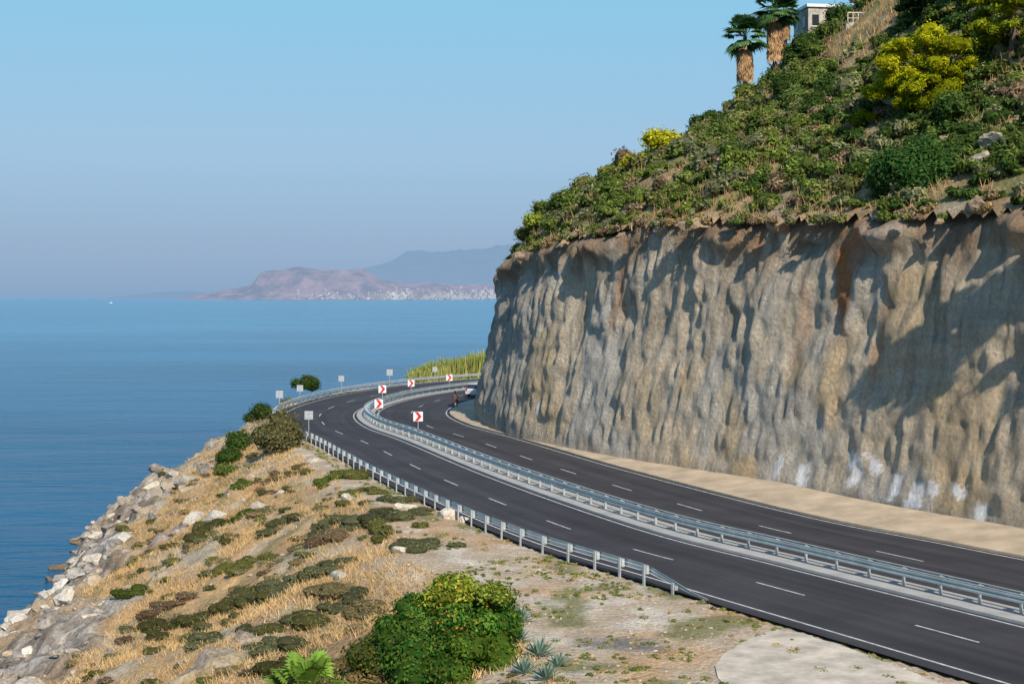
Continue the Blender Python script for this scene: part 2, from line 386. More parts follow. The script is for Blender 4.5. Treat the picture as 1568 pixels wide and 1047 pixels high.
# ---------------------------------------------------------------- hillside
xs=np.arange(-6,110,.5);ys=np.arange(10,240,.5);X,Y=np.meshgrid(xs,ys);z,d=hill_z(X,Y);x=X.ravel();y=Y.ravel()
F=grid_faces(len(ys),len(xs));F=F[(d[F].min(1)>-.35)]
n1=fbm(x/4,y/4,4,91);n2=fbm(x/1.2,y/1.2,3,92)
c=np.tile(np.array([.32,.22,.12]),(len(x),1));c=mixc(c,(.44,.30,.16),sstep(0,.4,n1));c=mixc(c,(.15,.16,.055),sstep(-.2,.25,n2)*.85*sstep(.3,1.5,d));c=mixc(c,(.36,.33,.29),sstep(.25,.5,-n1)*.6)
mk('hillside',np.c_[x,y,z],F,M_ground,True,c)
# ---------------------------------------------------------------- foliage builders
g=np.linspace(-1,1,3)
def _cube():
    V=[];idx={};F=[]
    def vi(p):
        k=tuple(np.round(p,3))
        if k not in idx: idx[k]=len(V);V.append(np.array(p)/np.linalg.norm(p))
        return idx[k]
    for ax in range(3):
        for sg in(-1,1):
            for i in range(2):
                for j in range(2):
                    q=[]
                    for a_,b_ in((i,j),(i+1,j),(i+1,j+1),(i,j+1)):
                        p=[0,0,0];p[ax]=sg;p[(ax+1)%3]=g[a_];p[(ax+2)%3]=g[b_];q.append(vi(p))
                    F.append(q if sg>0 else q[::-1])
    return np.array(V),np.array(F)
CV,CF=_cube()
class Leaves:
    def __init__(s): s.V=[];s.F=[];s.C=[];s.n=0
    def put(s,V,F,C): s.V.append(V);s.F.append(F+s.n);s.C.append(C);s.n+=len(V)
    def cloud(s,P,out,size,col,aspect=.45,outw=1.5):
        n=len(P);r=R.normal(size=(n,3));r/=np.linalg.norm(r,axis=1)[:,None]
        nn=out*outw+r;nn[:,2]+=.35;nn/=np.linalg.norm(nn,axis=1)[:,None]+1e-6
        t=np.cross(nn,R.normal(size=(n,3)));t/=np.linalg.norm(t,axis=1)[:,None]+1e-6
        b=np.cross(nn,t);L=(size*R.uniform(.6,1.3,n))[:,None]
        V=np.stack([P-t*L,P+b*L*aspect,P+t*L,P-b*L*aspect],1).reshape(-1,3)
        F=np.arange(4*n).reshape(n,4)
        s.put(V,F,np.repeat(col,4,0))
    def core(s,c,r,col):
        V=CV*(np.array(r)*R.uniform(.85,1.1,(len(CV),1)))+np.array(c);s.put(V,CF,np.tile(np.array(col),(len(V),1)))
    def shrub(s,c,r,n,leaf,col,clumps=6,core=True,aspect=.45,spread=.55,vary=.3,hue=.016):
        c=np.array(c,float);r=np.array(r,float);col=np.array(col,float)
        k=clumps;u=R.normal(size=(k,3));u/=np.linalg.norm(u,axis=1)[:,None];u[:,2]=np.abs(u[:,2])*.9-.1
        cc=c+u*r*spread*R.uniform(.5,1.15,(k,1));cr=R.uniform(.3,.62,k)
        cl=R.uniform(1-vary,1+vary,k)
        w=R.integers(0,k,n);dd=R.normal(size=(n,3));dd/=np.linalg.norm(dd,axis=1)[:,None]
        rad=R.uniform(.5,1.0,n)**.6*(1+.25*(R.random(n)<.12))
        P=cc[w]+dd*r*(cr[w]*rad)[:,None]
        P[:,2]=np.maximum(P[:,2],c[2]-.25*r[2])
        sh=cl[w]*R.uniform(.7,1.3,n)
        C=col*sh[:,None]+R.normal(size=(n,1))*np.array([hue,hue*.5,.0])
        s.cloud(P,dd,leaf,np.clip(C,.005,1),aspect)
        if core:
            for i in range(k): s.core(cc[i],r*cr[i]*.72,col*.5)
    def obj(s,name,mat,parent=None):
        return mk(name,np.vstack(s.V),np.vstack(s.F),mat,False,np.vstack(s.C),parent=parent)
DG=(.07,.12,.028);MG=(.135,.185,.042);OL=(.22,.225,.07);GG=(.23,.245,.12);YG=(.48,.45,.025);BR=(.28,.20,.12);LG=(.19,.25,.05)
L=Leaves()
nS=6600;x=R.uniform(-4,62,nS);y=R.uniform(66,165,nS);z,d=hill_z(x,y)
den=fbm(x/6,y/6,3,101)
ok=(d>.4)&(d<50)&(den+R.uniform(-.3,.3,nS)>-.55)&(np.abs(x/y)<.40)
ok&=~((x>29)&(x<39)&(y>124)&(y<134.5))
tone=fbm(x/9,y/9,3,102)
for i in np.where(ok)[0]:
    r=R.uniform(.5,1.35)*(1.4 if R.random()<.12 else .9)*(.8 if d[i]<2 else 1)
    p=np.clip(R.random()+tone[i]*.5,0,1);c=DG if p<.22 else MG if p<.50 else OL if p<.69 else GG if p<.86 else BR if p<.93 else LG
    L.shrub((x[i],y[i],z[i]+.2*r),(r*R.uniform(.8,1.25),r,r*R.uniform(.6,1.05)),int(90+120*r*r),.12+.035*r,np.array(c)*R.uniform(.8,1.25),5)
for i in range(260):
    j=R.integers(0,len(TOP));p=TOP[j]
    if p[1]<66 or p[1]>165: continue
    q=p+R.uniform(-1.1,.8,2);zz=hill_z([q[0]],[q[1]])[0][0];zz=max(zz,ztop(q[1])-.3)
    r=R.uniform(.35,1.1);c=[MG,OL,BR,GG,(.34,.25,.12)][R.integers(0,5)]
    L.shrub((q[0],q[1],zz),(r,r,r*.8),int(200+120*r),.12,c,4)
L.obj('hillside_shrubs',M_leaf)
def named_shrub(name,x,y,r,n,leaf,col,zr=.8,hill=True,clumps=9,dz=.25,vary=.35,z=None):
    l=Leaves();zz=z if z is not None else (hill_z([x],[y])[0][0] if hill else gz(x,y))
    l.shrub((x,y,zz+dz*r),(r,r,r*zr),n,leaf,col,clumps,vary=vary);return l.obj(name,M_leaf)
named_shrub('yellow_green_shrub',13.4,127,2.6,2600,.17,YG,.7,dz=.4)
named_shrub('yellow_green_shrub',11.0,126,1.7,1500,.17,YG,.7,dz=.3)
named_shrub('yellow_green_shrub',9.6,137,1.4,1500,.17,(.3,.31,.04),.7,dz=.4)
named_shrub('yellow_green_shrub',2.4,134.5,1.5,1300,.17,(.28,.32,.05),.9,dz=.4)
named_shrub('dark_green_bush',24.4,86.6,3.0,9500,.13,(.05,.11,.026),1.1,clumps=15,z=18.6)
named_shrub('dark_green_bush',26.9,88.0,2.0,3500,.13,(.06,.12,.03),1.2,z=19.8)
named_shrub('dark_green_bush',28.6,92,2.0,2600,.14,DG,.9)
named_shrub('olive_bush',21.6,91.5,1.3,1500,.13,OL,.9,dz=.1)
named_shrub('dark_green_bush',18.2,99,1.3,1500,.13,DG,.9,dz=.1)
for q in((5,131,1.5,MG),(1.6,136.5,1.4,OL),(0.8,139,1.2,LG),(7,133,1.6,OL),(31.5,114,2.2,DG),(35.5,116,2.2,MG),(24.6,127,2.2,DG),(29,109,1.8,GG),(27.5,134,2.6,DG),(24.3,134,2.0,MG),(30.2,136,2.4,MG),(29.0,139,2.4,DG),(31.8,138,2.2,DG),(23.8,120,1.8,MG),(26,116,2.0,DG)):
    named_shrub('hill_bush',q[0],q[1],q[2],1900,.15,q[3],.95)
# ---------------------------------------------------------------- trees
def pine(name,x,y,hgt,w,col,hill=True,nl=9000,leaf=.16,lean=(0,0),zz=None,low=.32,k=26):
    if zz is None: zz=hill_z([x],[y])[0][0] if hill else gz(x,y)
    e=empty(name,(x,y,zz));m=MB();l=Leaves()
    top=Vector((.3+lean[0],.2+lean[1],hgt*.85));mid=Vector((.15+lean[0]*.4,-.1+lean[1]*.4,hgt*.4))
    m.tube((0,0,-.4),mid,.24,.17,9);m.tube(mid,top,.17,.05,8)
    for i in range(k):
        a=i*2.4;f=(i+.5)/k;rr=w*.5*math.sqrt(1-(f*.95)**2)*R.uniform(.4,.95)
        if i%4==0: rr*=.45
        c=Vector((math.cos(a)*rr+lean[0]*f,math.sin(a)*rr+lean[1]*f,hgt*(low+(.92-low)*f)+R.uniform(-.35,.35)))
        st=mid.lerp(top,f*.8) if f>.1 else mid
        m.tube(st,c,.07,.025,6)
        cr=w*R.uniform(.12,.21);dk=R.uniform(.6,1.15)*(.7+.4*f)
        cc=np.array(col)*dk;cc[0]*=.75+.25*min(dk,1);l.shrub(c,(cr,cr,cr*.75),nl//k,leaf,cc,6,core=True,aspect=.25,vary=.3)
    m.obj('trunk_and_limbs',[M_bark],parent=e);l.obj('crown',M_leaf,parent=e);return e
PY=(.46,.46,.015)
zt_=hill_z([28.2],[98.5])[0][0]
pine('pine_tree',28.2,98.5,6.2,8.6,PY,nl=26000,low=.10,leaf=.14,zz=zt_-.5,k=40)
pine('pine_tree',34.2,97.5,5.6,6.5,(.34,.38,.02),nl=12000,low=.15)
pine('pine_tree',38.8,111,6.0,8,(.20,.26,.03),nl=10000)
pine('pine_tree',34.6,119,4.0,5,(.13,.19,.045),nl=6000)
pine('pine_tree',38.5,131,4.5,6,(.12,.17,.045),nl=5000,low=.15)
for q in((29.6,65,6.0,6.5,(-2.4,-.6)),(34.2,56.5,5.5,5,(-1.5,-1.0))):  # unseen pines beyond the right frame edge, added to cast shadow on the cliff
    pine('pine_tree',q[0],q[1],q[2],q[3],DG,nl=4500,leaf=.25,lean=q[4],zz=ztop(q[1])+.3,low=.2)
M_dead=leafmat('dead_fronds')
def fan_palm(name,x,y,zc,zg,r,nf=46,skirt=2.4,seed=1,col=(.09,.18,.06)):
    e=empty(name,(x,y,zg));H=zc-zg;m=MB();m.tube((0,0,-.5),(.05,0,H*.5),.3,.24,10);m.tube((.05,0,H*.5),(0,0,H),.24,.2,10)
    m.obj('trunk',[M_bark],parent=e)
    l=Leaves();dl_=Leaves()
    def frond(lf,base,dirv,ln,fr,col,sp=1.25,nn=18):
        d=Vector(dirv).normalized();side=d.cross(Vector((0,0,1)))
        if side.length<.05: side=Vector((1,0,0))
        side.normalize();p=Vector(base)+d*ln
        Vv=[];b=Vector(base);w=.025
        Vv+= [b+side*w,b-side*w,p-side*w,p+side*w]
        for i in range(nn):
            a=-sp+2*sp*i/(nn-1);dd=(d*math.cos(a)+side*math.sin(a)).normalized();L_=fr*R.uniform(.85,1.1)*(1-.25*abs(a)/sp)
            pe=dd.cross(d.cross(side)).normalized()*(fr*.085)
            mid=p+dd*L_*.55;tip=p+dd*L_+Vector((0,0,-L_*.28))
            Vv+=[p,mid+pe,tip,mid-pe]
        A=np.array([tuple(q) for q in Vv]);n=len(A)//4
        lf.put(A,np.arange(4*n).reshape(n,4),np.tile(np.array(col)*R.uniform(.6,1.5),(len(A),1)))
    for i in range(nf):
        a=i*2.399;el=R.uniform(-.7,1.35) if i>5 else 1.2
        frond(l,(0,0,H),(math.cos(a)*math.cos(el),math.sin(a)*math.cos(el),math.sin(el)),r*R.uniform(.4,.55),r*R.uniform(.45,.6),col)
    if skirt:
        for i in range(nf+20):
            a=i*2.399;f=R.uniform(0,1)
            frond(dl_,(0,0,H-f*skirt*.6),(math.cos(a)*.42,math.sin(a)*.42,-1),r*.38,r*.42,(.44,.28,.15),.8,9)
        dl_.obj('dead_frond_skirt',M_dead,parent=e)
    l.obj('fronds',M_leaf,parent=e)
def palm_at(x,y,zc,**k):
    fan_palm('fan_palm_tree',x,y,zc,hill_z([x],[y])[0][0],**k)
palm_at(22.6,138,37.2,r=2.7,skirt=4.2,nf=56)
palm_at(25.7,139,40.0,r=2.7,skirt=5.2,nf=56)
palm_at(27.4,143,40.6,r=1.9,skirt=2.4)
fan_palm('young_fan_palm',-6.1,42.5,.0,gz(-6.1,42.5)-.5,1.7,nf=26,skirt=0,col=(.22,.36,.06))
# ---------------------------------------------------------------- slope vegetation
def sl(name,x,y,r,col,n=1800,zr=.75,leaf=.13,**k): named_shrub(name,x,y,r,n,leaf,col,zr,False,**k)
sl('coastal_shrub',-25.2,141,2.0,DG,2200,.9)
sl('coastal_shrub',-23.8,124,1.9,DG,2200,.9)
sl('coastal_shrub',-24.2,121,1.5,DG,1800,.9)
sl('coastal_shrub',-22.6,112,1.2,MG,1400,.8)
sl('tall_olive_shrub',-18.6,115,2.8,(.17,.16,.07),6000,1.0,dz=.35,clumps=12)
sl('coastal_shrub',-24.4,168,2.0,DG,2200,.9,dz=1.1)
sl('coastal_shrub',-26.3,166,1.4,OL,1500,.9,dz=1.1)
SC=Leaves()
def cushion(x,y,r,col):
    for k in range(R.integers(4,7)):
        ox,oy=R.normal(0,.6*r,2);rr=r*R.uniform(.35,.8);zz=gz(x+ox,y+oy)
        SC.shrub((x+ox,y+oy,zz+.02),(rr*1.2,rr,rr*R.uniform(.4,.8)),int(330*rr+280*rr*rr),.07,np.array(col)*R.uniform(.65,1.15),7,vary=.35,hue=.035,aspect=.3)
OD=(.17,.17,.065);GO=(.19,.20,.10)
for a_ in((-19.4,90,1.8,OD),(-16.9,91,1.2,MG),(-7.3,76,1.7,GO),(-6.2,73,1.2,OL),(-9.5,75,1.3,BR),(-13.4,71,1.9,OD),(-11.2,70,1.4,GO),(-5.4,61,1.9,(.28,.23,.11)),(-7.8,62,1.4,GO),(-11.2,96,1.6,OL),(-13,94,1.0,LG),(-22,84,1.4,MG),(-17,70,1.6,OD),(-3.9,68,1.4,GO),(-12.8,84,1.5,GO),(-2.5,55,1.3,BR),(-8.0,53.5,1.8,OD),(-6.4,51.5,1.5,(.30,.22,.09)),(-10.2,80,1.5,GO),(-8.6,69,1.5,GO),(-14.8,79,1.5,OL),(-15.8,100,1.2,(.30,.24,.11)),(-17.5,104,1.2,BR),(-7,84,1.1,GO),(-10,62,1.6,OD),(-18.5,76,1.3,BR),(-5,79,1.0,GO),(-9,88,1.2,OL),(-12.5,63,1.5,GO),(-9.5,58,1.3,GO),(-21,95,1.3,OL),(-14.5,66,1.4,OD),(-20.5,106,1.3,MG)):
    cushion(*a_)
SC.obj('low_shrubs',M_leaf)
L=Leaves()
n=2600;x=R.uniform(-38,6,n);y=44+100*R.random(n)**1.3;z,dl,ds,a,t,rock=ground_info(x,y)
ok=(a>.3)&(ds>2.5)&(rock<.7)&(fbm(x/7,y/7,3,111)+R.uniform(-.3,.3,n)>.02)
for i in np.where(ok)[0]:
    r=R.uniform(.2,.85);c=[GO,OD,OL,(.40,.30,.15),(.38,.29,.14),(.25,.25,.14),BR][R.integers(0,7)]
    L.shrub((x[i],y[i],z[i]+.02),(r*1.15,r,r*.5),int(110+280*r*r),.075,np.array(c)*R.uniform(.8,1.2),6,aspect=.3,hue=.035)
for i in range(220):
    s=R.uniform(50,150);yv=np.interp(s,SS,MED[:,1]);p=at_s(s,wL(yv)+R.uniform(.5,1.6+ (2.5 if yv<80 else 0)))
    r=R.uniform(.12,.35);L.shrub((p[0],p[1],0.0),(r,r,r*.6),70,.05,[LG,OL,(.42,.33,.14)][R.integers(0,3)],3,core=False)
for i in range(90):
    p=(R.uniform(-2,9),R.uniform(44,66))
    z1,dl1,_,a1,_,_=ground_info([p[0]],[p[1]])
    if dl1[0]<1 or a1[0]>1 or (p[0]>5.5 and p[1]<52.5): continue
    for k in range(6):
        r=R.uniform(.08,.28);L.shrub((p[0]+R.normal(0,.5),p[1]+R.normal(0,.4),z1[0]),(r,r,r*.5),60,.045,[LG,OL,(.45,.35,.16),MG][R.integers(0,4)],3,core=False)
L.obj('slope_scrub',M_leaf)
# big foreground bush
L=Leaves();gx,gy=-2.6,49.5
for (dx,dy,dz,r,c,n) in((0,0,1.0,2.0,(.075,.15,.024),9500),(-1.5,.3,.5,1.6,(.12,.15,.035),5500),(1.2,.2,1.3,1.6,(.09,.185,.027),6500),(.2,-1,.5,1.7,(.07,.145,.024),6000),(1.4,-1.2,.2,1.4,(.13,.22,.03),5500),(-2.8,-.6,-.1,1.4,(.30,.22,.09),4200),(.6,.1,2.4,1.0,(.24,.28,.035),3000),(2.0,0.3,.8,1.0,(.09,.19,.03),2600),(-.6,.2,2.1,1.0,(.085,.17,.028),2800),(-3.6,.4,.0,1.3,(.24,.21,.07),3500),(-4.6,.8,-.3,1.1,(.30,.25,.10),2800),(1.9,-.2,2.0,.6,(.2,.26,.04),1200),(-1.7,.1,1.7,.7,(.09,.17,.03),1500)):
    L.shrub((gx+dx,gy+dy,gz(gx+dx,gy+dy)+dz),(r,r,r*.9),n,.08,c,18,spread=.85,vary=.55,hue=.035)
n=70;P=np.c_[R.normal(gx+.5,.7,n),R.normal(gy-1.2,.4,n),R.normal(gz(gx,gy)+2.2,.7,n)]
L.cloud(P,np.tile([0,-1,.5],(n,1)),.055,np.tile(np.array([.5,.22,.04]),(n,1)),.7)
L.obj('green_leafy_bush',M_leaf)
def agave(x,y,r,n=18):
    m=Leaves();z0=gz(x,y)
    V=[]
    for i in range(n):
        a=i*2.399;el=.35+1.0*(i/n);d=np.array([math.cos(a)*math.cos(el),math.sin(a)*math.cos(el),math.sin(el)]);s=np.array([-math.sin(a),math.cos(a),0])
        w=r*.1;b=np.array([x,y,z0]);mid=b+d*r*.5;tip=b+d*r+np.array([0,0,-.06*r])
        up=np.cross(s,d)*w*.4
        V+=[b+s*w*.4,mid+s*w+up,tip,mid,  b,mid,tip,mid-s*w+up]
    V=np.array(V);c=np.repeat(np.array([[.21,.30,.23]])*R.uniform(.7,1.3,(len(V)//4,1)),4,0)
    m.put(V,np.arange(len(V)).reshape(-1,4),c);m.obj('agave_plant',M_leaf)
for q in((.9,47.5,.8),(1.5,46.3,.6),(.4,46.0,.7),(.3,52.5,.8),(-.3,54,.7),(1.1,44.9,.7),(.2,49.6,.7)): agave(*q)
# dry grass blades
n=84000;x=R.uniform(-38,8,n);y=43+110*R.random(n)**1.5;z,dl,ds,a,t,rock=ground_info(x,y)
ok=(a>.0)&(ds>2)&(rock<.45)&(fbm(x/4.5,y/4.5,4,121)+R.uniform(-.2,.2,n)>-.12);x,y,z=x[ok],y[ok],z[ok]
K=5;x=np.repeat(x,K)+R.normal(0,.1,len(x)*K);y=np.repeat(y,K)+R.normal(0,.1,len(y)*K);z=np.repeat(z,K);n=len(x)
hh=R.uniform(.10,.38,n);an=R.uniform(0,6.28,n);ln=R.normal(0,.16,(n,2));w=.02
b=np.c_[x,y,z-.08];sv=np.c_[np.cos(an),np.sin(an),0*an]*w;tp=b+np.c_[ln,hh]
V=np.stack([b-sv,b+sv,tp+sv*.3,tp-sv*.3],1).reshape(-1,3)
gt=sstep(-.2,.4,fbm(x/6,y/6,3,122))[:,None]
pal=np.array([[.68,.46,.22],[.60,.37,.16],[.70,.52,.29],[.38,.30,.13]])[R.choice(4,n,p=[.37,.33,.2,.10])]*R.uniform(.75,1.15,(n,1))
pal=pal*(1-gt*.4)+np.array([.44,.31,.15])*gt*.4
mk('dry_grass',V,np.arange(4*n).reshape(n,4),M_grass,False,np.repeat(pal,4,0))
n=40000;x=R.uniform(-3,55,n);y=R.uniform(68,165,n);z,d=hill_z(x,y);ok=(d>-.2)&(d<45)&(fbm(x/5,y/5,3,131)>-.05)&(x/y<.42);x,y,z=x[ok],y[ok],z[ok]
K=2;x=np.repeat(x,K)+R.normal(0,.12,len(x)*K);y=np.repeat(y,K);z=np.repeat(z,K);n=len(x)
hh=R.uniform(.3,.8,n);an=R.uniform(0,6.28,n);b=np.c_[x,y,z-.1];sv=np.c_[np.cos(an),np.sin(an),0*an]*.04;tp=b+np.c_[R.normal(0,.2,(n,2)),hh]
V=np.stack([b-sv,b+sv,tp+sv*.3,tp-sv*.3],1).reshape(-1,3);pal=np.array([[.50,.34,.17],[.40,.26,.13],[.28,.25,.11]])[R.integers(0,3,n)]*R.uniform(.7,1.1,(n,1))
mk('hillside_dry_grass',V,np.arange(4*n).reshape(n,4),M_grass,False,np.repeat(pal,4,0))
n=12000;x=R.uniform(-15,4,n);yy=np.interp(x,[-15,-4,4],[204,214,219]);y=yy+R.uniform(0,7,n)
hh=R.uniform(1.6,4.6,n)*(.75+.35*fbm(x/2,y/2,2,5))*np.interp(x,[-15,-9,4],[.6,1.0,1.2]);an=R.uniform(0,6.28,n);b=np.c_[x,y,np.full(n,-.6)];sv=np.c_[np.cos(an),np.sin(an),0*an]*.07;tp=b+np.c_[R.normal(0,.35,(n,2)),hh]
V=np.stack([b-sv,b+sv,tp+sv*.4,tp-sv*.4],1).reshape(-1,3);pal=np.array([[.26,.30,.08],[.40,.38,.13],[.18,.24,.06]])[R.integers(0,3,n)]*R.uniform(.8,1.2,(n,1))
mk('roadside_reeds',V,np.arange(4*n).reshape(n,4),M_grass,False,np.repeat(pal,4,0))
# ---------------------------------------------------------------- rocks
bm=bmesh.new();bmesh.ops.create_icosphere(bm,subdivisions=3,radius=1);IV=np.array([v.co[:] for v in bm.verts]);IF=np.array([[v.index for v in f.verts] for f in bm.faces]);bm.free()
bm=bmesh.new();bmesh.ops.create_icosphere(bm,subdivisions=2,radius=1);IV2=np.array([v.co[:] for v in bm.verts]);IF2=np.array([[v.index for v in f.verts] for f in bm.faces]);bm.free()
class Rocks:
    def __init__(s): s.V=[];s.F=[];s.C=[];s.n=0
    def add(s,c,r,col,flat=.7):
        k=R.integers(0,9999);iv,jf=(IV,IF) if r>.7 else (IV2,IF2)
        V=iv.copy()
        for _ in range(11):
            q=R.normal(size=3);q/=np.linalg.norm(q);th=R.uniform(.4,.8);hh=V@q;V=V-np.outer(np.maximum(hh-th,0)*.97,q)
        d=1+.16*vn(V[:,0]*2.3+k,V[:,1]*2.3+V[:,2]*3,k)+.10*vn(V[:,0]*5+k,V[:,2]*5+V[:,1]*2,k+1);V=V*d[:,None]
        a=R.uniform(0,6.28);b=R.normal(0,.35);V=V*np.array([1.15,R.uniform(.5,1),R.uniform(.4,.85)])*r*1.25
        Mx=np.array(Matrix.Rotation(a,3,'Z')@Matrix.Rotation(b,3,'X'));V=V@Mx.T+np.array(c)
        s.V.append(V);s.F.append(jf+s.n);s.n+=len(V);s.C.append(np.tile(np.array(col)*R.uniform(.7,1.15),(len(V),1)))
    def obj(s,name): return mk(name,np.vstack(s.V),np.vstack(s.F),M_rock,False,np.vstack(s.C))
RC=[(.56,.48,.38),(.40,.35,.30),(.31,.28,.25),(.48,.38,.27)]
Rk=Rocks()
n=4200;x=R.uniform(-38,4,n);y=R.uniform(44,142,n);z,dl,ds,a,t,rock=ground_info(x,y)
for i in range(n):
    if a[i]<=.2 or ds[i]<.5: continue
    if R.random()>(.10+.65*rock[i]): continue
    r=R.uniform(.08,.26)+ (rock[i]>.5)*R.uniform(0,.75)**3*1.6
    Rk.add((x[i],y[i],z[i]-.2*r),r,RC[R.integers(0,4)])
for (x_,y_,r) in((-20.2,97,1.0),(-17,94,.7),(-15.6,96,.5),(-22.5,101,.9),(-14.6,104,.7),(-6,80,.55),(-9.9,86,.5),(-5.2,67,.5),(-3.6,77.5,.6),(-2.6,77,.5),(-8,66,.4)):
    Rk.add((x_,y_,gz(x_,y_)+.1),r,(.60,.54,.45))
Rk.obj('slope_rocks')
Rk=Rocks()
for i in range(46):
    y_=R.uniform(102,132);x_=R.uniform(-31.5,-24.5)
    r=R.uniform(.5,1.4);Rk.add((x_,y_,gz(x_,y_)-.6*r),r,[(.32,.29,.26),(.40,.36,.31),(.46,.37,.27)][R.integers(0,3)])
Rk.obj('rock_outcrop')
Rk=Rocks()
for i in range(1000):
    j=R.integers(14,len(SHORE)-14);p=SHORE[j]+R.uniform(-2,2,2)
    if p[1]<60 or p[1]>160: continue
    near=p[1]<106
    o=R.uniform(-1.2,7.5 if near else 3.2);zz=gz(p[0]+o,p[1]);r=R.uniform(.2,.7)+(R.random()<(.2 if near else .10))*R.uniform(.3,.9)
    Rk.add((p[0]+o,p[1],max(zz,-12.1)-.2*r),r,([(.70,.65,.57),(.62,.57,.49),(.42,.38,.33)] if near else [(.52,.46,.38),(.38,.34,.29),(.30,.27,.24)])[R.integers(0,3)] if zz>-11 else (.26,.18,.10))
Rk.obj('shore_rocks')
Rk=Rocks()
for i in range(170):
    j=R.integers(0,len(TOP));p=TOP[j]+R.uniform(-.6,.6,2)
    if p[1]<64 or p[1]>160: continue
    Rk.add((p[0],p[1],ztop(p[1])+R.uniform(-.8,.3)),R.uniform(.25,.9),(.40,.30,.20))
for (x_,y_,r) in((27.6,84,1.0),(28.9,85.5,.9),(30.2,83,1.0)): Rk.add((x_,y_,hill_z([x_],[y_])[0][0]+.3),r,(.42,.36,.29))
Rk.obj('cliff_top_rocks')
Rk=Rocks()
n=1500;x=R.uniform(-6,16,n);y=R.uniform(43,82,n);z,dl,ds,a,t,rock=ground_info(x,y)
for i in range(n):
    if dl[i]>.8 and a[i]<1: Rk.add((x[i],y[i],z[i]),R.uniform(.02,.08)*(2.5 if R.random()<.06 else 1),(.52,.46,.37))
Rk.obj('gravel_stones')
# ---------------------------------------------------------------- guardrails
WP=[(0,.44),(.075,.48),(.075,.54),(.015,.60),(.075,.66),(.075,.72),(0,.77)]
def wbeam(name,C,N,side,mat,parent,base=0,zs=None,scale=1.0):
    n=len(C);V=[]
    if zs is None: zs=np.ones(n)
    for o,zz in WP: V.append(np.c_[C+N*(side*o),zz*scale*zs+base])
    return mk(name,np.vstack(V),grid_faces(len(WP),n),mat,False,parent=parent)
g_=empty('roadside_guardrail')
s0=np.argmin(np.abs(LEFT[:,1]-56.0));GC=LEFT[s0:]+MN[s0:]*.25;GN=MN[s0:]
zs=np.clip(np.arange(len(GC))/4.0,.12,1)
wbeam('beam',GC-GN*.06,GN,-1,M_metal,g_,0,zs,1.05)
m=MB()
for i in range(0,len(GC),2):
    h=.80*zs[i];an=math.atan2(GN[i,1],GN[i,0])
    m.box((GC[i,0]+GN[i,0]*.12,GC[i,1]+GN[i,1]*.12,h/2-.1),(.06,.13,h+.2),0,an)
    m.box((GC[i,0]+GN[i,0]*.03,GC[i,1]+GN[i,1]*.03,h-.2),(.14,.30,.34*zs[i]),0,an)
m.obj('posts',[M_metal],parent=g_)
g_=empty('median_guardrail')
for sgn in(1,-1): wbeam('beam_a' if sgn>0 else 'beam_b',MED+MN*.22*sgn,MN,sgn,M_metal2,g_,.11)
m=MB()
for i in range(0,len(MED),2):
    an=math.atan2(MN[i,1],MN[i,0])
    m.box((MED[i,0],MED[i,1],.48),(.12,.08,.8),0,an)
    m.box((MED[i,0],MED[i,1],.72),(.44,.10,.22),0,an)
m.obj('posts_and_spacers',[M_metal2],parent=g_)
for sgn in(1,-1):
    C=MED+MN*(.22*sgn);V=np.vstack([np.c_[C+MN*.06,np.full(len(C),.885)],np.c_[C-MN*.06,np.full(len(C),.885)]])
    mk('cap_a' if sgn>0 else 'cap_b',V,grid_faces(2,len(C)),M_metal,False,parent=g_)
# ---------------------------------------------------------------- signs
def chevron(x,y,h,w=.72,face=0):
    m=MB();m.tube((0,.03,-.3),(0,.03,h+w*.4),.035,.035,8,0)
    m.box((0,0,h),(w,.03,w),1)
    def poly(pts): 
        k=len(pts);m.add([(p[0]*w,-.019,h+p[1]*w) for p in pts],[tuple(range(k))],2)
    poly([(-.36,-.47),(-.02,-.47),(.38,0),(.02,0)]);poly([(.02,0),(.38,0),(-.02,.47),(-.36,.47)])
    m.box((0,.018,h-.2),(w*.9,.02,.05),0);m.box((0,.018,h+.2),(w*.9,.02,.05),0)
    m.obj('chevron_sign',[M_metal,M_signwhite,M_red],(x,y,.1),face)
for q in((-8.1,122.7,1.62,.82),(-13.2,141,1.35,.85),(-14.4,158,1.7,.85),(-12.2,172,1.5,.8),(-8.1,184,1.5,.8)): chevron(*q)
def signback(x,y,h,w=.72,face=0):
    m=MB();m.tube((0,-.04,-.3),(0,-.04,h+.3),.035,.035,8,0);m.box((0,0,h),(w,.025,w),1)
    m.box((0,-.03,h-.18),(w*.9,.03,.05),0);m.box((0,-.03,h+.18),(w*.9,.03,.05),0);m.box((0,.014,h),(w*.96,.004,w*.96),2)
    m.obj('traffic_sign',[M_metal,M_signback,M_red],(x,y,0),face)
for q in((-18.0,126,1.55,.75),(-24.2,148,1.9,.75),(-24.0,161,1.7,.7),(-21.6,180,1.7,.7),(-16.6,193,1.8,.8),(-11.0,203,1.7,.7)): signback(*q)
